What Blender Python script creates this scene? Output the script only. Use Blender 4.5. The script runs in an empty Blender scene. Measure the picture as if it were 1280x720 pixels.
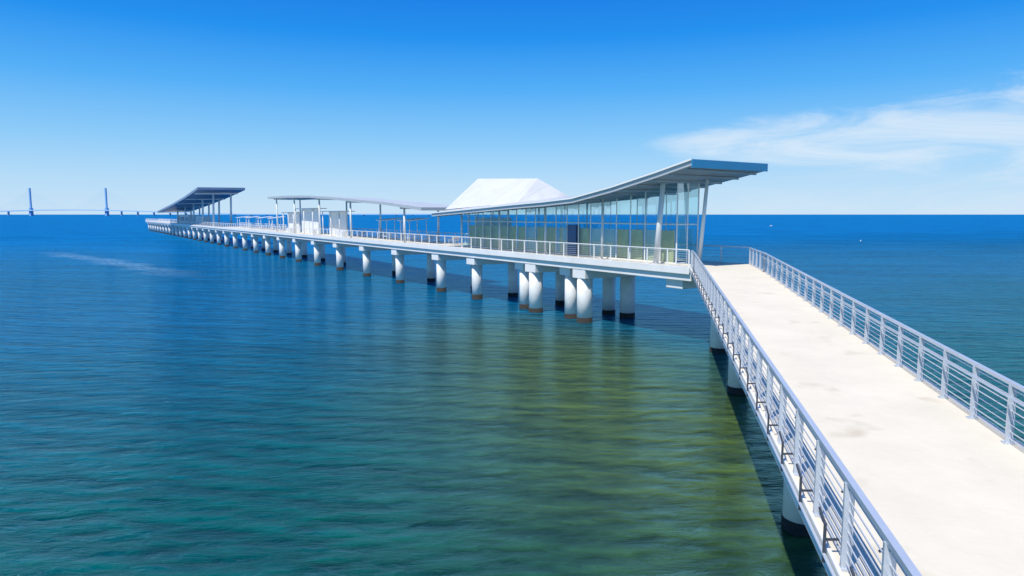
import bpy, bmesh, math, random
from mathutils import Vector
random.seed(4)
scene = bpy.context.scene

# ------------------------------------------------------------ helpers
def srgb(r, g, b):
    f = lambda c: (c/255/12.92) if c/255 <= .04045 else ((c/255+.055)/1.055)**2.4
    return (f(r), f(g), f(b), 1)

def new_mat(name):
    m = bpy.data.materials.new(name); m.use_nodes = True
    return m, m.node_tree, m.node_tree.nodes['Principled BSDF']

def surf(name, col, rough=.6, metal=0, var=.12, scale=1.5, bump=.0, fine=0):
    m, nt, p = new_mat(name)
    g = nt.nodes.new('ShaderNodeNewGeometry')
    n = nt.nodes.new('ShaderNodeTexNoise'); n.inputs['Scale'].default_value = scale
    n.inputs['Detail'].default_value = 8; n.inputs['Roughness'].default_value = .65
    nt.links.new(g.outputs['Position'], n.inputs['Vector'])
    r = nt.nodes.new('ShaderNodeValToRGB')
    r.color_ramp.elements[0].position = .3; r.color_ramp.elements[1].position = .7
    r.color_ramp.elements[0].color = (col[0]*(1-var), col[1]*(1-var), col[2]*(1-var*1.1), 1)
    r.color_ramp.elements[1].color = (min(1, col[0]*(1+var*.5)), min(1, col[1]*(1+var*.5)), min(1, col[2]*(1+var*.5)), 1)
    nt.links.new(n.outputs['Fac'], r.inputs['Fac'])
    nt.links.new(r.outputs['Color'], p.inputs['Base Color'])
    p.inputs['Roughness'].default_value = rough; p.inputs['Metallic'].default_value = metal
    if fine:
        n3 = nt.nodes.new('ShaderNodeTexNoise'); n3.inputs['Scale'].default_value = .9; n3.inputs['Detail'].default_value = 5
        nt.links.new(g.outputs['Position'], n3.inputs['Vector'])
        mr = nt.nodes.new('ShaderNodeMapRange'); mr.inputs['From Min'].default_value = .60; mr.inputs['From Max'].default_value = .78
        mr.inputs['To Max'].default_value = fine
        nt.links.new(n3.outputs['Fac'], mr.inputs['Value'])
        mx = nt.nodes.new('ShaderNodeMix'); mx.data_type = 'RGBA'; mx.inputs[7].default_value = (.42, .34, .22, 1)
        nt.links.new(mr.outputs[0], mx.inputs['Factor']); nt.links.new(r.outputs['Color'], mx.inputs[6])
        nt.links.new(mx.outputs[2], p.inputs['Base Color'])
        p.inputs['Specular IOR Level'].default_value = .15
    if bump:
        b = nt.nodes.new('ShaderNodeBump'); b.inputs['Strength'].default_value = bump
        b.inputs['Distance'].default_value = .03
        n2 = nt.nodes.new('ShaderNodeTexNoise'); n2.inputs['Scale'].default_value = scale*8
        nt.links.new(g.outputs['Position'], n2.inputs['Vector'])
        nt.links.new(n2.outputs['Fac'], b.inputs['Height'])
        nt.links.new(b.outputs['Normal'], p.inputs['Normal'])
    return m

M_deck = surf('deck_concrete', (.74, .675, .54), .85, 0, .08, .5, .3, .5)
M_conc = surf('white_concrete', (.80, .79, .76), .7, 0, .10, .7, .2)
M_pile = surf('pile_concrete', (.82, .81, .77), .75, 0, .14, 1.2, .3)
M_barn = surf('barnacle_band', (.035, .032, .028), .9, 0, .5, 6, 1)
M_white = surf('white_paint', (.82, .82, .80), .45, 0, .05, .6)
M_alu = surf('aluminium', (.56, .61, .67), .35, .3, .08, 2)
M_cable = surf('steel_cable', (.66, .68, .70), .35, .3, .05, 4)
M_dark = surf('dark_bracket', (.07, .08, .10), .5, .3, .2, 3)
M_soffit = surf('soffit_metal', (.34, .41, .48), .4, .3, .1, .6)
M_edge = surf('roof_edge_metal', (.54, .55, .54), .4, .2, .1, .6)
M_blue = surf('blue_fascia', (.02, .26, .48), .3, .0, .1, .6)
M_tan = surf('tan_panel', (.82, .69, .36), .6, 0, .15, 2)
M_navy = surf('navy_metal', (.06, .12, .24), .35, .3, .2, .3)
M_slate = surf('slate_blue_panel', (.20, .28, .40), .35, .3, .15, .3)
M_bridge = surf('bridge_steel_hazed', (.20, .42, .68), .9, 0, .05, .01)  # pale blue: distance haze is mixed into the steel colour
M_bridged = surf('bridge_concrete_hazed', (.40, .60, .78), .9, 0, .05, .01)  # concrete paled and blued, haze painted into the base colour
M_wood = surf('bench_slats', (.35, .31, .26), .7, 0, .2, 3)

def seam_mat(name, col, axis, step):
    m = surf(name, col, .45, .1, .1, .5)
    nt = m.node_tree; p = nt.nodes['Principled BSDF']
    g = nt.nodes.new('ShaderNodeNewGeometry')
    d = nt.nodes.new('ShaderNodeVectorMath'); d.operation = 'DOT_PRODUCT'
    d.inputs[1].default_value = axis
    nt.links.new(g.outputs['Position'], d.inputs[0])
    a = nt.nodes.new('ShaderNodeMath'); a.operation = 'PINGPONG'; a.inputs[1].default_value = step/2
    nt.links.new(d.outputs['Value'], a.inputs[0])
    c = nt.nodes.new('ShaderNodeMath'); c.operation = 'LESS_THAN'; c.inputs[1].default_value = .06
    nt.links.new(a.outputs[0], c.inputs[0])
    b = nt.nodes.new('ShaderNodeBump'); b.inputs['Distance'].default_value = .06; b.inputs['Strength'].default_value = .8
    nt.links.new(c.outputs[0], b.inputs['Height']); nt.links.new(b.outputs['Normal'], p.inputs['Normal'])
    return m

def glass_mat(name, tint, refl):
    m, nt, p = new_mat(name)
    nt.nodes.remove(p)
    out = nt.nodes['Material Output']
    t = nt.nodes.new('ShaderNodeBsdfTransparent'); t.inputs[0].default_value = tint
    g = nt.nodes.new('ShaderNodeBsdfGlossy'); g.inputs['Roughness'].default_value = .03
    g.inputs['Color'].default_value = (.75, .90, .98, 1)
    f = nt.nodes.new('ShaderNodeFresnel'); f.inputs[0].default_value = 1.45
    ad = nt.nodes.new('ShaderNodeMath'); ad.operation = 'ADD'; ad.inputs[1].default_value = refl; ad.use_clamp = True
    nt.links.new(f.outputs[0], ad.inputs[0])
    mn = nt.nodes.new('ShaderNodeMath'); mn.operation = 'MINIMUM'; mn.inputs[1].default_value = .38
    nt.links.new(ad.outputs[0], mn.inputs[0])
    mx = nt.nodes.new('ShaderNodeMixShader')
    nt.links.new(mn.outputs[0], mx.inputs[0]); nt.links.new(t.outputs[0], mx.inputs[1]); nt.links.new(g.outputs[0], mx.inputs[2])
    nt.links.new(mx.outputs[0], out.inputs['Surface'])
    return m
M_glass = glass_mat('pavilion_glass', (.80, .94, .95, 1), .05)

class MB:
    def __init__(s): s.v = []; s.f = []; s.m = []; s.sm = []
    def hexa(s, pts, mat=0):
        b = len(s.v); s.v += [tuple(p) for p in pts]
        for q in ((0,3,2,1),(4,5,6,7),(0,1,5,4),(1,2,6,5),(2,3,7,6),(3,0,4,7)):
            s.f.append(tuple(b+i for i in q)); s.m.append(mat); s.sm.append(False)
    def beam(s, p, q, w, h, mat=0):
        p = Vector(p); q = Vector(q); d = (q-p).normalized()
        up = Vector((0, 0, 1))
        if abs(d.z) > .95: up = Vector((.2036, .979, 0))
        r = d.cross(up).normalized()*w/2; u = r.cross(d).normalized()*h/2
        s.hexa([p-r-u, p+r-u, p+r+u, p-r+u, q-r-u, q+r-u, q+r+u, q-r+u], mat)
    def cyl(s, p, q, r0, r1, n=14, mat=0, caps=True):
        p = Vector(p); q = Vector(q); d = (q-p).normalized()
        a = Vector((1, 0, 0)) if abs(d.x) < .9 else Vector((0, 1, 0))
        x = d.cross(a).normalized(); y = d.cross(x)
        b = len(s.v)
        for c, r in ((p, r0), (q, r1)):
            for i in range(n):
                t = 2*math.pi*i/n; s.v.append(tuple(c+x*math.cos(t)*r+y*math.sin(t)*r))
        for i in range(n):
            j = (i+1) % n; s.f.append((b+i, b+j, b+n+j, b+n+i)); s.m.append(mat); s.sm.append(True)
        if caps:
            s.f.append(tuple(b+i for i in range(n))); s.m.append(mat); s.sm.append(False)
            s.f.append(tuple(b+n+i for i in range(n))); s.m.append(mat); s.sm.append(False)
    def poly(s, pts, mat=0):
        b = len(s.v); s.v += [tuple(p) for p in pts]
        s.f.append(tuple(range(b, b+len(pts)))); s.m.append(mat); s.sm.append(False)
    def obj(s, name, mats, parent=None, bevel=0):
        me = bpy.data.meshes.new(name); me.from_pydata(s.v, [], s.f)
        for i, p in enumerate(me.polygons): p.material_index = s.m[i]; p.use_smooth = s.sm[i]
        for m in mats: me.materials.append(m)
        bm = bmesh.new(); bm.from_mesh(me); bmesh.ops.recalc_face_normals(bm, faces=bm.faces); bm.to_mesh(me); bm.free()
        o = bpy.data.objects.new(name, me); scene.collection.objects.link(o)
        if parent: o.parent = parent
        if bevel:
            b = o.modifiers.new('bevel', 'BEVEL'); b.width = bevel; b.segments = 2; b.limit_method = 'ANGLE'
        return o
def empty(name):
    e = bpy.data.objects.new(name, None); scene.collection.objects.link(e); return e

# ------------------------------------------------------------ layout
O = Vector((10.66, 40.9, 0)); U = Vector((-.539, .8423, 0)); N = Vector((.8423, .539, 0))
ZD = 4.8
def P(s, w, z): return O + U*s + N*w + Vector((0, 0, z))
def pbox(mb, s0, s1, w0, w1, z0, z1, mat=0):
    mb.hexa([P(s0,w0,z0), P(s1,w0,z0), P(s1,w1,z0), P(s0,w1,z0), P(s0,w0,z1), P(s1,w0,z1), P(s1,w1,z1), P(s0,w1,z1)], mat)
PEND = 366; PW = 6.0
def gz(y): return ZD - .027*max(0, 38-y)
def GL(y, off=0): return Vector((2.18+.208*y+off, y, 0))
GW = 4.07

def railing(mb, pts, spacing, h=1.07, cables=7, pw=.06, pd=.10, ct=.016, top=.06):
    for a, b in zip(pts[:-1], pts[1:]):
        a = Vector(a); b = Vector(b); L = (b-a).length; n = max(1, round(L/spacing)); d = (b-a)/n
        H = Vector((0, 0, h))
        for i in range(n+1):
            p = a+d*i
            mb.beam(p-Vector((0,0,.12)), p+H-Vector((0,0,top*.4)), pd, pw, 0)
            mb.beam(p+Vector((0,0,.0)), p+Vector((0,0,.03)), pd*1.8, pw*2.4, 0)
        mb.beam(a+H, b+H, top*1.3, top, 0)
        for c in range(cables):
            z = Vector((0, 0, .10+(h-.2)*c/(cables-1) if cables > 1 else h/2))
            mb.beam(a+z, b+z, ct, ct, 1)

# ------------------------------------------------------------ main pier
pier = empty('pier')
mb = MB()
pbox(mb, 0, PEND, 0, PW, ZD-.28, ZD)
mb.obj('deck_slab', [M_deck], pier, .02)
mb = MB()
pbox(mb, -.02, PEND+.02, -.06, -.004, ZD-.40, ZD+.06)
pbox(mb, -.02, PEND+.02, .12, .55, ZD-.82, ZD-.283)
pbox(mb, -.02, PEND+.02, PW-.55, PW-.12, ZD-.82, ZD-.283)
pbox(mb, .1, PEND, 2.6, 3.4, ZD-.80, ZD-.283)
s = 6.
while s < PEND:
    pbox(mb, s, s+.3, .56, PW-.56, ZD-.75, ZD-.285); s += 5.4
mb.obj('girders', [M_conc], pier, .02)
mb = MB(); cap = MB()
def pile(s, w, r, z1=ZD-1.4):
    mb.cyl(P(s, w, -2), P(s, w, .42+random.uniform(-.08, .08)), r+.02, r+.015, 18, 1)
    mb.cyl(P(s, w, .1), P(s, w, z1), r, r, 18, 0)
bents = [(10.9, .58), (17.3, .58), (27.4, .5)]
k = 34.9
while k < PEND-2: bents.append((k, .5)); k += 10.75
for i, (s, r) in enumerate(bents):
    if i < 2:
        pile(s, .75, r); pile(s+2.2, 1.2, r*.9); pile(s, PW-1.0, r); pile(s+2.2, PW-1, r*.9)
        pbox(cap, s-.75, s+.75, .15, PW-.15, ZD-1.5, ZD-.822)
        pbox(cap, s+1.55, s+2.85, .5, PW-.15, ZD-1.45, ZD-.822)
    else:
        pile(s, .95, r); pile(s, PW-1.0, r)
        pbox(cap, s-.75, s+.75, .2, PW-.2, ZD-1.5, ZD-.822)
pile(1.6, PW-1.3, .5); pbox(cap, .9, 2.3, .4, PW-.2, ZD-1.4, ZD-.822)
mb.obj('piles', [M_pile, M_barn], pier)
cap.obj('pile_caps', [M_conc], pier, .04)

mb = MB()
railing(mb, [P(.15, .1, ZD), P(120, .1, ZD)], 1.8, cables=7, pd=.08)
railing(mb, [P(120, .1, ZD), P(PEND-.1, .1, ZD), P(PEND-.1, PW-.1, ZD)], 2.4, cables=4, ct=.03, pd=.1)
r = empty('pier_railing'); mb.obj('posts_and_cables', [M_white, M_cable], r)
mb = MB()
railing(mb, [P(.25, PW-.1, ZD), P(PEND-.1, PW-.1, ZD)], 2.4, cables=5, ct=.02)
r = empty('pier_railing'); mb.obj('posts_and_cables', [M_white, M_cable], r)

# ------------------------------------------------------------ ramp walkway
ramp = empty('pier_walkway')
mb = MB(); g2 = MB()
def strip(m, y0, y1, o0, o1, d0, d1):
    L = [GL(y0, o0), GL(y0, o1), GL(y1, o1), GL(y1, o0)]
    m.hexa([Vector((p.x, p.y, gz(p.y)+d0)) for p in L] + [Vector((p.x, p.y, gz(p.y)+d1)) for p in L])
strip(mb, -14, 38, 0, GW, -.16, 0)
L = [GL(38.0), GL(38.0, GW), Vector((15.40, 43.93, 0)), Vector((10.67, 40.90, 0))]
mb.hexa([Vector((p.x, p.y, ZD-.16)) for p in L] + [Vector((p.x, p.y, ZD)) for p in L])
mb.obj('deck_slab', [M_deck], ramp)
strip(g2, -14, 40.2, .95, 1.30, -.60, -.164); strip(g2, -14, 42, GW-1.3, GW-.95, -.60, -.164)
strip(g2, -14, 38, -.05, -.004, -.20, .07); strip(g2, -14, 38, GW+.004, GW+.05, -.20, .07)
strip(g2, 38.003, 40.6, -.05, -.004, -.20, .07); strip(g2, 38.003, 43.5, GW+.004, GW+.05, -.20, .07)
g2.obj('girders_and_edge_beams', [M_conc], ramp)
mb = MB(); g2 = MB()
for y, rr in ((3.2, .46), (16.75, .46), (30.2, .44), (39.3, .52)):
    c = GL(y, 1.75)
    mb.cyl(c-Vector((0,0,2)), c+Vector((0,0,.30)), rr+.03, rr+.02, 28, 1)
    mb.cyl(c+Vector((0,0,.1)), c+Vector((0,0,gz(y)-.9)), rr, rr, 28, 0)
    za = Vector((0, 0, gz(y)-.78))
    g2.beam(GL(y, .8)+za, GL(y, GW-.8)+za, .9, .35)
mb.obj('piles', [M_pile, M_barn], ramp)
g2.obj('pile_caps', [M_conc], ramp, .03)

def ramp_rail(off, y0, y1, side):
    mb = MB()
    pts = [GL(y, off)+Vector((0, 0, gz(y)+.0)) for y in (y0, 38, y1)]
    railing(mb, pts, 1.35, h=1.05, cables=8, pw=.05, pd=.11, ct=.014, top=.06)
    ins = .13*side
    n = int((38-y0)/1.35)
    a = GL(y0, off+ins); b = GL(38, off+ins)
    mb.cyl(a+Vector((0,0,gz(y0)+.86)), b+Vector((0,0,gz(38)+.86)), .022, .022, 8, 0)
    for i in range(n):
        y = y0+i*1.35
        p = GL(y, off)+Vector((0,0,gz(y)+.78)); q = GL(y, off+ins)+Vector((0,0,gz(y)+.86))
        mb.beam(p, q, .02, .02, 2)
        if side > 0:
            o = GL(y, off-.17)
            mb.beam(o+Vector((0,0,gz(y)-.08)), o+Vector((0,0,gz(y)+.40)), .03, .03, 2)
            mb.beam(o+Vector((0,0,gz(y)+.2)), GL(y, off)+Vector((0,0,gz(y)+.2)), .025, .025, 2)
            mb.beam(o+Vector((0,0,gz(y)+.38)), GL(y+.30, off-.17)+Vector((0,0,gz(y)+.46)), .025, .025, 2)
    if side > 0:
        mb.cyl(GL(y0, off-.17)+Vector((0,0,gz(y0)+.02)), GL(38, off-.17)+Vector((0,0,gz(38)+.02)), .022, .022, 8, 0)
    r = empty('walkway_railing'); mb.obj('posts_and_cables', [M_alu, M_cable, M_dark], r)
ramp_rail(.08, -13.9, 40.75, 1)
ramp_rail(GW-.08, -13.9, 43.75, -1)

# ------------------------------------------------------------ glass pavilion
pav = empty('glass_pavilion')
M_seam = seam_mat('roof_standing_seam', (.60, .62, .62), tuple(U), .6)
M_seamW = seam_mat('white_standing_seam', (.72, .72, .70), tuple(U), .9)
def slab(mb, prof, w0, w1, th=.35, me_=2):
    for (s0, a0, b0), (s1, a1, b1) in zip(prof[:-1], prof[1:]):
        f0, f1, k0, k1 = P(s0,w0,a0), P(s1,w0,a1), P(s0,w1,b0), P(s1,w1,b1)
        T = Vector((0,0,-th))
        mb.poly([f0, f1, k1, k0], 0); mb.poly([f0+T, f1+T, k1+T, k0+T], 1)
        mb.poly([f0, f1, f1+T, f0+T], 3); mb.poly([k0, k1, k1+T, k0+T], 3)
    for (s0, a0, b0) in (prof[0], prof[-1]):
        f0, k0 = P(s0,w0,a0), P(s0,w1,b0); T = Vector((0,0,-th))
        mb.poly([f0, k0, k0+T, f0+T], me_)
mb = MB()
profA = [(-.9, 11.1, 11.0), (2, 10.50, 10.5), (6, 9.75, 9.85), (10.3, 9.1, 9.6), (14, 8.9, 9.6), (18, 8.75, 9.6), (26, 8.4, 9.5), (33, 8.1, 9.3)]
slab(mb, profA, -1.0, 5.6, th=.30)
pbox(mb, -.98, -.903, -1.05, 5.65, 10.66, 11.14, 2)
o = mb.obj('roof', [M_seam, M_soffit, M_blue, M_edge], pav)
def zA(s, w):
    for (s0,a0,b0),(s1,a1,b1) in zip(profA[:-1], profA[1:]):
        if s <= s1:
            t = (s-s0)/(s1-s0); a = a0+(a1-a0)*t; b = b0+(b1-b0)*t
            return a+(b-a)*(w+1)/6.6
    return 9
mb = MB()
s = -.3
while s < 32.5:
    mb.beam(P(s, -.75, zA(s,-.75)-.37), P(s, 5.4, zA(s,5.4)-.37), .10, .14); s += 1.35
for (s0,a0,b0),(s1,a1,b1) in zip(profA[:-1], profA[1:]):
    mb.beam(P(s0,-1.05,a0+.03), P(s1,-1.05,a1+.03), .12, .10, 1)
mb.obj('soffit_ribs_and_gutter', [M_soffit, M_white], pav)
mb = MB()
e0, e1, rd, bk = 22.2, 33.6, 4.3, 6.6
A0, A1 = P(e0-.6, 1.7, zA(22.2,1.7)+.02), P(e1, .8, 8.50); R0, R1 = P(e0, rd, 11.2), P(e1-.6, rd, 11.65); B0, B1 = P(e0-1.6, bk, 9.6), P(e1, bk, 9.4)
mb.poly([A0, A1, R1, R0], 0); mb.poly([R0, R1, B1, B0], 0); mb.poly([A0, R0, B0], 1); mb.poly([A1, R1, B1], 1); mb.poly([A0, A1, B1, B0], 1)
mb.obj('monitor_roof', [M_seamW, M_seamW], pav, .04)
GF, GB = 1.55, 3.5
mb = MB()
for (s, w, lean) in ((3.6, .75, -.5), (2.15, 3.2, -.5), (9.0, .75, 0), (16, .75, 0), (23, .75, 0), (30, .75, 0), (9, 5.0, 0), (16, 5.0, 0), (23, 5.0, 0), (30, 5.0, 0)):
    zt = zA(max(s+lean, -.9), w)-.30; rr = .19 if s == 3.6 else (.13 if lean else .09)
    mb.cyl(P(s, w, ZD), P(s+lean, w, zt), rr, rr*.85, 16, 0)
    mb.cyl(P(s, w, ZD), P(s, w, ZD+.08), rr*1.6, rr*1.6, 16, 0)
mb.obj('columns', [M_white], pav)
mb = MB(); fr = MB()
def glaze(p0s, p0w, p1s, p1w, step):
    L = math.hypot(p1s-p0s, p1w-p0w); n = round(L/step)
    for i in range(n+1):
        t = i/n; s = p0s+(p1s-p0s)*t; w = p0w+(p1w-p0w)*t
        fr.beam(P(s, w, ZD), P(s, w, zA(s, w)-.31), .07, .12)
        if i < n:
            t2 = (i+1)/n; s2 = p0s+(p1s-p0s)*t2; w2 = p0w+(p1w-p0w)*t2
            mb.poly([P(s, w, ZD+.1), P(s2, w2, ZD+.1), P(s2, w2, zA(s2, w2)-.33), P(s, w, zA(s, w)-.33)])
            for zz in (ZD+.06, ZD+2.55):
                fr.beam(P(s, w, zz), P(s2, w2, zz), .08, .08)
glaze(2.6, GF, 31.6, GF, 1.45); glaze(2.6, GB, 31.6, GB, 2.9); glaze(2.6, GF+.02, 2.6, GB-.02, .98); glaze(31.6, GF+.02, 31.6, GB-.02, 1.0)
mb.obj('glazing', [M_glass], pav); fr.obj('mullions', [M_white], pav)
mb = MB()
s = 3.1
while s < 30:
    if not (12.5 < s < 14.6):
        pbox(mb, s, s+1.12, 1.80, 1.90, ZD+.02, ZD+2.15, 0)
    s += 1.45
pbox(mb, 25, 31, 2.8, 3.3, ZD+.02, ZD+2.9, 1)
pbox(mb, 12.9, 13.9, 1.40, 1.48, ZD+.03, ZD+2.4, 2)
pbox(mb, 14.4, 15.2, 2.2, 3.0, ZD+.02, ZD+2.4, 2)
mb.obj('interior_panels_and_door', [M_tan, M_white, M_navy], pav)

# ------------------------------------------------------------ middle canopy + screen walls
can = empty('shade_canopy')
mb = MB()
prof = [(38, 8.75, 8.75), (48, 9.45, 9.4), (58, 9.95, 9.9), (68, 10.45, 10.4), (80, 10.95, 10.8), (92, 11.2, 11.0), (106, 11.3, 11.1)]
slab(mb, prof, .2, 6.2, th=.34)
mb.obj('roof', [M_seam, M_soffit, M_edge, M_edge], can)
def zc(s):
    for (s0,a0,b0),(s1,a1,b1) in zip(prof[:-1], prof[1:]):
        if s <= s1: return a0+(a1-a0)*(s-s0)/(s1-s0)
mb = MB()
for s in (44, 62, 76, 90, 102):
    for w in (.9, 5.2):
        mb.cyl(P(s, w, ZD), P(s, w, zc(s)-.36), .15, .12, 12)
    mb.beam(P(s, .4, zc(s)-.46), P(s, 6, zc(s)-.46), .2, .22)
mb.obj('columns', [M_white], can)
mb = MB()
for s, L, h, w in ((70, 8, 3.6, 3.0), (82, 10, 4.1, 2.6), (95, 7, 3.5, 3.0)):
    pbox(mb, s, s+L, w, w+.2, ZD+.005, ZD+h)
    pbox(mb, s-.5, s+L+.5, w-1.2, w+1.2, ZD+h+.003, ZD+h+.12)
    for q in (s, s+L/2, s+L):
        mb.cyl(P(q, w-1, ZD), P(q, w-1, ZD+h), .08, .08, 8)
for s in (66, 80, 94):
    pbox(mb, s, s+2.2, 1.0, 1.6, ZD+.005, ZD+.8)
mb.obj('screen_walls', [M_white, M_edge], can)

# ------------------------------------------------------------ far wing canopy
can2 = empty('shade_canopy')
mb = MB()
slab(mb, [(160, 14.8, 14.9), (185, 13.0, 13.3), (215, 11.3, 11.7), (260, 9.2, 9.6)], -4.2, 7.2, th=.6)
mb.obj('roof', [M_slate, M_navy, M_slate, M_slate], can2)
mb = MB()
for s, z in ((170, 13.4), (188, 12.3), (206, 11.3), (225, 10.5), (245, 9.5)):
    for w in (.8, 5.2):
        mb.cyl(P(s, w, ZD), P(s-1.5, w, z), .30, .24, 10)
    mb.beam(P(s-1.5, -3.8, z), P(s-1.5, 6.9, z+.2), .35, .4)
mb.obj('columns', [M_white], can2)
mb = MB()
pbox(mb, 228, 256, 2.2, 5, ZD+.01, ZD+3.0, 0); pbox(mb, 200, 214, 2.6, 5, ZD+.01, ZD+2.6, 0)
for s in range(230, 254, 5): pbox(mb, s, s+2.5, 2.1, 2.197, ZD+.9, ZD+2.3, 1)
mb.obj('enclosure', [M_white, M_navy], can2)

def bench(s, w):
    b = empty('park_bench'); m1 = MB(); m2 = MB()
    for i in range(4): pbox(m1, s, s+1.8, w+i*.12, w+i*.12+.1, ZD+.43, ZD+.47)
    for i in range(3): m1.beam(P(s, w+.50+i*.03, ZD+.58+i*.13), P(s+1.8, w+.50+i*.03, ZD+.58+i*.13), .03, .1)
    for q in (.15, 1.6):
        m2.beam(P(s+q, w+.05, ZD), P(s+q, w+.05, ZD+.43), .05, .05); m2.beam(P(s+q, w+.42, ZD), P(s+q, w+.58, ZD+.9), .05, .05)
        m2.beam(P(s+q, w, ZD+.40), P(s+q, w+.46, ZD+.40), .05, .05)
    m1.obj('seat_and_backrest', [M_wood], b); m2.obj('frame', [M_alu], b)
for s in (36, 42, 50, 56, 64, 108, 116, 126): bench(s, 3.2)
def shade_shelter(s):
    e = empty('picnic_shelter'); m = MB()
    for a in (0, 2.6):
        for w in (2.4, 4.6): m.cyl(P(s+a, w, ZD), P(s+a, w, ZD+2.5), .05, .05, 8)
    m.hexa([P(s-.3,2.1,ZD+2.4),P(s+2.9,2.1,ZD+2.4),P(s+2.9,4.9,ZD+2.7),P(s-.3,4.9,ZD+2.7),P(s-.3,2.1,ZD+2.48),P(s+2.9,2.1,ZD+2.48),P(s+2.9,4.9,ZD+2.78),P(s-.3,4.9,ZD+2.78)])
    pbox(m, s+.5, s+2.1, 3.1, 3.9, ZD+.7, ZD+.76); m.cyl(P(s+1.3,3.5,ZD), P(s+1.3,3.5,ZD+.7), .08, .08, 8)
    pbox(m, s+.5, s+2.1, 2.6, 2.85, ZD+.42, ZD+.47); pbox(m, s+.5, s+2.1, 4.15, 4.4, ZD+.42, ZD+.47)
    m.beam(P(s+1.3, 2.6, ZD+.4), P(s+1.3, 4.4, ZD+.4), .08, .08)
    m.obj('roof_table_benches', [M_white], e)
for s in (46, 53, 112, 122, 134, 144): shade_shelter(s)

# ------------------------------------------------------------ distant cable-stayed bridge
br = empty('cable_stayed_bridge')
BY = 3400
def bx(px): return (px-640)/853*BY*1.0
xa, xb = bx(43), bx(137); xc = (xa+xb)/2
def bz(x): return 8 + max(3.0, 24*math.exp(-((x-xc)/620)**2))
mb = MB()
x = xc-1500; i = 0
while x < bx(560):
    x2 = x+40
    mb.hexa([(x,BY-14,bz(x)-5),(x2,BY-14,bz(x2)-5),(x2,BY+14,bz(x2)-5),(x,BY+14,bz(x)-5),(x,BY-14,bz(x)),(x2,BY-14,bz(x2)),(x2,BY+14,bz(x2)),(x,BY+14,bz(x))], 0)
    if abs(x-xc) > 230 and i % 2 == 0:
        mb.beam((x, BY, -5), (x, BY, bz(x)-5), 3, 10, 0)
    x = x2; i += 1
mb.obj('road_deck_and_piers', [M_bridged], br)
mb = MB()
for xp in (xa, xb):
    mb.beam((xp, BY, -5), (xp, BY, 40), 10, 16); mb.beam((xp, BY, 38), (xp, BY, 137), 6.5, 7)
    for i in range(1, 15):
        for sd in (-1, 1):
            x = xp+sd*i*12.6
            mb.beam((xp, BY, 62+i*4.8), (x, BY, bz(x)), .18, .18)
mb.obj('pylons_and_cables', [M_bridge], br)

# ------------------------------------------------------------ boats
def boat(x, y, L, rot):
    e = empty('motor_boat'); m = MB(); c, s_ = math.cos(rot), math.sin(rot)
    T = lambda a, b, z: Vector((x+a*c-b*s_, y+a*s_+b*c, z))
    W = L*.16
    sec = [(-L/2, 1), (-L/6, 1.05), (L/5, .8), (L/2, .04)]
    for (a0, k0), (a1, k1) in zip(sec[:-1], sec[1:]):
        m.hexa([T(a0,-W*k0*.6,-.2),T(a1,-W*k1*.6,-.2),T(a1,W*k1*.6,-.2),T(a0,W*k0*.6,-.2),T(a0,-W*k0,L*.12),T(a1,-W*k1,L*.14),T(a1,W*k1,L*.14),T(a0,W*k0,L*.12)])
    m.hexa([T(-L*.15,-W*.6,L*.13),T(L*.12,-W*.6,L*.13),T(L*.12,W*.6,L*.13),T(-L*.15,W*.6,L*.13),T(-L*.13,-W*.55,L*.3),T(L*.05,-W*.55,L*.3),T(L*.05,W*.55,L*.3),T(-L*.13,W*.55,L*.3)])
    m.obj('hull_and_cabin', [M_white], e)
boat(176, 465, 2.6, .5); boat(105, 206, 1.0, 1.2)

# ------------------------------------------------------------ water
def nd(nt, t, **kw):
    n = nt.nodes.new(t)
    for k_, v in kw.items(): setattr(n, k_, v)
    return n
class X:
    def __init__(s, nt): s.nt = nt
    def __call__(s, op, *a, clamp=False):
        n = s.nt.nodes.new('ShaderNodeMath'); n.operation = op; n.use_clamp = clamp
        for i, v in enumerate(a):
            if isinstance(v, (int, float)): n.inputs[i].default_value = v
            else: s.nt.links.new(v, n.inputs[i])
        return n.outputs[0]
def mrange(nt, v, a, b, c=0, d=1, smooth=True):
    n = nt.nodes.new('ShaderNodeMapRange'); n.clamp = True
    if smooth: n.interpolation_type = 'SMOOTHSTEP'
    nt.links.new(v, n.inputs['Value'])
    for k_, q in zip(('From Min', 'From Max', 'To Min', 'To Max'), (a, b, c, d)): n.inputs[k_].default_value = q
    return n.outputs['Result']
def mixc(nt, f, a, b):
    n = nt.nodes.new('ShaderNodeMix'); n.data_type = 'RGBA'
    nt.links.new(f, n.inputs['Factor'])
    for sk, v in ((n.inputs[6], a), (n.inputs[7], b)):
        if isinstance(v, tuple): sk.default_value = v
        else: nt.links.new(v, sk)
    return n.outputs[2]
m = bpy.data.materials.new('sea_water'); m.use_nodes = True; nt = m.node_tree; nt.nodes.clear(); x_ = X(nt)
geo = nd(nt, 'ShaderNodeNewGeometry'); sep = nd(nt, 'ShaderNodeSeparateXYZ'); nt.links.new(geo.outputs['Position'], sep.inputs[0])
px, py = sep.outputs[0], sep.outputs[1]
def noise(scale, detail, rough=.5, rot=0, sc=(1,1,1), dist=0):
    mp = nd(nt, 'ShaderNodeMapping'); mp.inputs['Rotation'].default_value = (0, 0, rot); mp.inputs['Scale'].default_value = sc
    nt.links.new(geo.outputs['Position'], mp.inputs[0])
    n = nd(nt, 'ShaderNodeTexNoise'); n.inputs['Scale'].default_value = scale; n.inputs['Detail'].default_value = detail
    n.inputs['Roughness'].default_value = rough; n.inputs['Distortion'].default_value = dist
    nt.links.new(mp.outputs[0], n.inputs['Vector']); return n.outputs['Fac']
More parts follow.
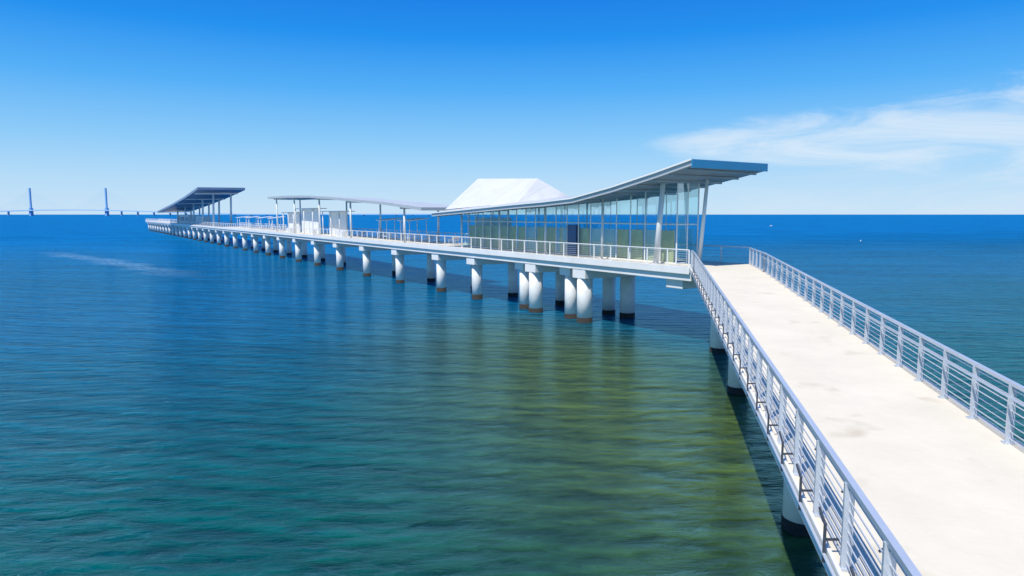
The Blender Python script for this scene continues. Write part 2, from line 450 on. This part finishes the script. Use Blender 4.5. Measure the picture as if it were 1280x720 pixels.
def wave(wavelength, rot, dist, dscale):
    mp = nd(nt, 'ShaderNodeMapping'); mp.inputs['Rotation'].default_value = (0, 0, rot)
    nt.links.new(geo.outputs['Position'], mp.inputs[0])
    n = nd(nt, 'ShaderNodeTexWave'); n.wave_type = 'BANDS'; n.bands_direction = 'Y'; n.wave_profile = 'SIN'
    n.inputs['Scale'].default_value = .314/wavelength; n.inputs['Distortion'].default_value = dist
    n.inputs['Detail'].default_value = 3; n.inputs['Detail Scale'].default_value = dscale; n.inputs['Detail Roughness'].default_value = .6
    nt.links.new(mp.outputs[0], n.inputs['Vector']); return n.outputs['Fac']
big = noise(.02, 4, .6); mid = noise(.12, 3, .6, .3, (.5, 1, 1))
yy = x_('ADD', py, x_('MULTIPLY', x_('SUBTRACT', big, .5), 60))
yy = x_('ADD', yy, x_('MULTIPLY', px, -.45))
col = mixc(nt, mrange(nt, yy, 8, 70), (.0005, .066, .052, 1), (.0005, .092, .205, 1))
col = mixc(nt, mrange(nt, yy, 60, 260), col, (.0005, .140, .36, 1))
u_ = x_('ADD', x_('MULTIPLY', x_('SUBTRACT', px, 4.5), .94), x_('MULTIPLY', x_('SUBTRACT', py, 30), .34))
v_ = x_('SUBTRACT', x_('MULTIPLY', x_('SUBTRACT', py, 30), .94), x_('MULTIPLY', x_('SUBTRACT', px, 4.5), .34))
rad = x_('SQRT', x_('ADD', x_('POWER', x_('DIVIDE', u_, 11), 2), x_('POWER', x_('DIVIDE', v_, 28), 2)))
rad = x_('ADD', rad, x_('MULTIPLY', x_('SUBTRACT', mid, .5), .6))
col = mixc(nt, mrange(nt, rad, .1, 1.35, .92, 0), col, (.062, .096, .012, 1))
a_ = x_('MULTIPLY', x_('ADD', x_('ADD', px, 70), x_('SUBTRACT', py, 117)), .707)
b_ = x_('MULTIPLY', x_('SUBTRACT', x_('ADD', px, 70), x_('SUBTRACT', py, 117)), .707)
a_ = x_('ADD', a_, x_('MULTIPLY', x_('SUBTRACT', mid, .5), 9))
wk = x_('MULTIPLY', mrange(nt, x_('ABSOLUTE', a_), .6, 3.5, 1, 0), mrange(nt, x_('ABSOLUTE', b_), 18, 48, 1, 0))
fine = noise(1.2, 6, .7)
wk = x_('MULTIPLY', wk, mrange(nt, fine, .42, .62, .1, .4))
col = mixc(nt, wk, col, (.35, .5, .62, 1))
nA = noise(2.4, 6, .66, .20, (.42, 1.15, 1), .5)
nB = noise(1.0, 3, .55, -.35, (.45, 1.2, 1), .4)
nC = noise(.25, 2, .5, -.15, (.4, 1.3, 1))
nE = noise(.14, 3, .6, .15, (.3, 1.3, 1), .3)
wA = wave(1.25, .16, 7.0, .55); wB = wave(.8, -.22, 8.0, .7); wC = wave(2.6, .30, 7.0, .3)
hsv = nd(nt, 'ShaderNodeHueSaturation'); nt.links.new(col, hsv.inputs['Color'])
patch = noise(.05, 4, .6, .4, (.4, 1, 1))
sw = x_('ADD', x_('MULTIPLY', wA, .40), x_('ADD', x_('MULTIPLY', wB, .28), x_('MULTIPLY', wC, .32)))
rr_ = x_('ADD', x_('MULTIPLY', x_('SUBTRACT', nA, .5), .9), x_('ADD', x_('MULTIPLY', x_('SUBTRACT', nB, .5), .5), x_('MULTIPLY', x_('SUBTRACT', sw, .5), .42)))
val = x_('MULTIPLY', mrange(nt, rr_, -.26, .26, .48, 1.6, False), mrange(nt, patch, .3, .7, .88, 1.12, False))  # light and dark of the ripples painted into the diffuse brightness
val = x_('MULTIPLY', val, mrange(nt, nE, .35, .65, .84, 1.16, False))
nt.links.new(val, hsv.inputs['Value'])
h = x_('ADD', x_('ADD', x_('MULTIPLY', nA, .34), x_('MULTIPLY', nC, .7)), x_('ADD', x_('MULTIPLY', nB, .35), x_('MULTIPLY', sw, .20)))
bmp = nd(nt, 'ShaderNodeBump'); bmp.inputs['Distance'].default_value = .8; bmp.inputs['Strength'].default_value = 1.0
nt.links.new(h, bmp.inputs['Height'])
bm2 = nd(nt, 'ShaderNodeBump'); bm2.inputs['Distance'].default_value = .36; bm2.inputs['Strength'].default_value = 1.0
nt.links.new(h, bm2.inputs['Height'])
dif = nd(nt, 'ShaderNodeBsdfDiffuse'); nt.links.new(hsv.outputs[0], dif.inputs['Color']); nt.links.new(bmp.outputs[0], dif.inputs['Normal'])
gl = nd(nt, 'ShaderNodeBsdfGlossy'); gl.inputs['Color'].default_value = (.42, .84, .95, 1)
nt.links.new(mrange(nt, py, 30, 300, .05, .35), gl.inputs['Roughness']); nt.links.new(bm2.outputs[0], gl.inputs['Normal'])
fr_ = nd(nt, 'ShaderNodeFresnel'); fr_.inputs[0].default_value = 1.33; nt.links.new(bm2.outputs[0], fr_.inputs['Normal'])
ff = x_('MINIMUM', fr_.outputs[0], mrange(nt, py, 40, 260, .34, .10))
mx = nd(nt, 'ShaderNodeMixShader'); nt.links.new(ff, mx.inputs[0]); nt.links.new(dif.outputs[0], mx.inputs[1]); nt.links.new(gl.outputs[0], mx.inputs[2])
out = nd(nt, 'ShaderNodeOutputMaterial'); nt.links.new(mx.outputs[0], out.inputs['Surface'])
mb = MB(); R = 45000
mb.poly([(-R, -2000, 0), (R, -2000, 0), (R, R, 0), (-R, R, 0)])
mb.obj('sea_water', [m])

# ------------------------------------------------------------ sky and sun
EL = math.radians(57); AZ = math.atan2(-.62, -.78)
S = Vector((math.sin(AZ)*math.cos(EL), math.cos(AZ)*math.cos(EL), math.sin(EL)))
w = bpy.data.worlds.new('World'); scene.world = w; w.use_nodes = True; nt = w.node_tree; nt.nodes.clear(); x_ = X(nt)
sky = nd(nt, 'ShaderNodeTexSky'); sky.sky_type = 'NISHITA'; sky.sun_disc = False
sky.sun_elevation = EL; sky.sun_rotation = AZ % (2*math.pi); sky.air_density = 1.0; sky.dust_density = .3; sky.ozone_density = 2.0
tc = nd(nt, 'ShaderNodeTexCoord'); sp = nd(nt, 'ShaderNodeSeparateXYZ'); nt.links.new(tc.outputs['Generated'], sp.inputs[0])
dx, dy, dz = sp.outputs
BG = .11
ramp_ = nd(nt, 'ShaderNodeValToRGB'); nt.links.new(x_('MAXIMUM', dz, 0.0), ramp_.inputs['Fac'])
cr = ramp_.color_ramp
stops = [(0, (200, 228, 250)), (.045, (180, 220, 251)), (.10, (138, 203, 251)), (.17, (80, 176, 250)), (.24, (16, 145, 242)), (.31, (0, 120, 230)), (1, (40, 105, 185))]
while len(cr.elements) < len(stops): cr.elements.new(.5)
for e, (p_, c_) in zip(cr.elements, stops): e.position = p_; e.color = srgb(*c_)
sc_ = nd(nt, 'ShaderNodeVectorMath', operation='SCALE'); sc_.inputs['Scale'].default_value = 1/BG; nt.links.new(ramp_.outputs[0], sc_.inputs[0])
base = mixc(nt, x_('ADD', .93, 0.0), sky.outputs[0], sc_.outputs[0])
ys_ = x_('MAXIMUM', dy, .05)
az = x_('DIVIDE', dx, ys_); el = x_('DIVIDE', dz, ys_)
cb = nd(nt, 'ShaderNodeCombineXYZ'); nt.links.new(az, cb.inputs[0]); nt.links.new(el, cb.inputs[1])
mp = nd(nt, 'ShaderNodeMapping'); mp.inputs['Rotation'].default_value = (0, 0, -.15); mp.inputs['Scale'].default_value = (2.6, 14, 1); nt.links.new(cb.outputs[0], mp.inputs[0])
n1 = nd(nt, 'ShaderNodeTexNoise'); n1.inputs['Scale'].default_value = 1.6; n1.inputs['Detail'].default_value = 10; n1.inputs['Roughness'].default_value = .64; n1.inputs['Distortion'].default_value = .8
nt.links.new(mp.outputs[0], n1.inputs['Vector'])
ec = x_('ADD', .092, x_('MULTIPLY', x_('SUBTRACT', az, .16), .055))
hw = x_('ADD', .010, x_('MULTIPLY', x_('MAXIMUM', x_('SUBTRACT', az, .13), 0), .100))
q = x_('DIVIDE', x_('ABSOLUTE', x_('SUBTRACT', el, ec)), hw)
body = x_('MULTIPLY', mrange(nt, q, .3, 1.55, 1, 0), mrange(nt, az, .10, .30, 0, 1))
dens = mrange(nt, x_('ADD', body, x_('MULTIPLY', x_('SUBTRACT', n1.outputs['Fac'], .5), 2.3)), .3, 1.35, 0, .72)
dens = x_('MULTIPLY', dens, mrange(nt, body, 0, .15, 0, 1))
haze = x_('MULTIPLY', mrange(nt, el, 0, .16, 1, 0), mrange(nt, az, .05, .6, 0, .5))
haze = x_('MULTIPLY', haze, mrange(nt, n1.outputs['Fac'], .35, .7, 0, 1))
W_ = tuple(c/BG for c in srgb(228, 240, 251)[:3])+(1,)
c1 = mixc(nt, haze, base, tuple(c/BG for c in srgb(215, 232, 247)[:3])+(1,))
c2 = mixc(nt, dens, c1, W_)
bg = nd(nt, 'ShaderNodeBackground'); bg.inputs['Strength'].default_value = BG; nt.links.new(c2, bg.inputs['Color'])
wo = nd(nt, 'ShaderNodeOutputWorld'); nt.links.new(bg.outputs[0], wo.inputs['Surface'])
ld = bpy.data.lights.new('sun', 'SUN'); ld.energy = 4.8; ld.angle = math.radians(.5); ld.color = (1, .95, .87)
lo = bpy.data.objects.new('sun', ld); lo.rotation_euler = S.to_track_quat('Z', 'Y').to_euler(); scene.collection.objects.link(lo)

# ------------------------------------------------------------ camera
cd = bpy.data.cameras.new('camera'); cd.lens = 24; cd.sensor_width = 36; cd.clip_end = 100000; cd.clip_start = .1
co = bpy.data.objects.new('camera', cd); co.location = (0, 0, 8); co.rotation_euler = (math.radians(90-6.155), 0, 0)
scene.collection.objects.link(co); scene.camera = co
scene.view_settings.view_transform = 'Standard'; scene.view_settings.look = 'None'; scene.view_settings.exposure = 0
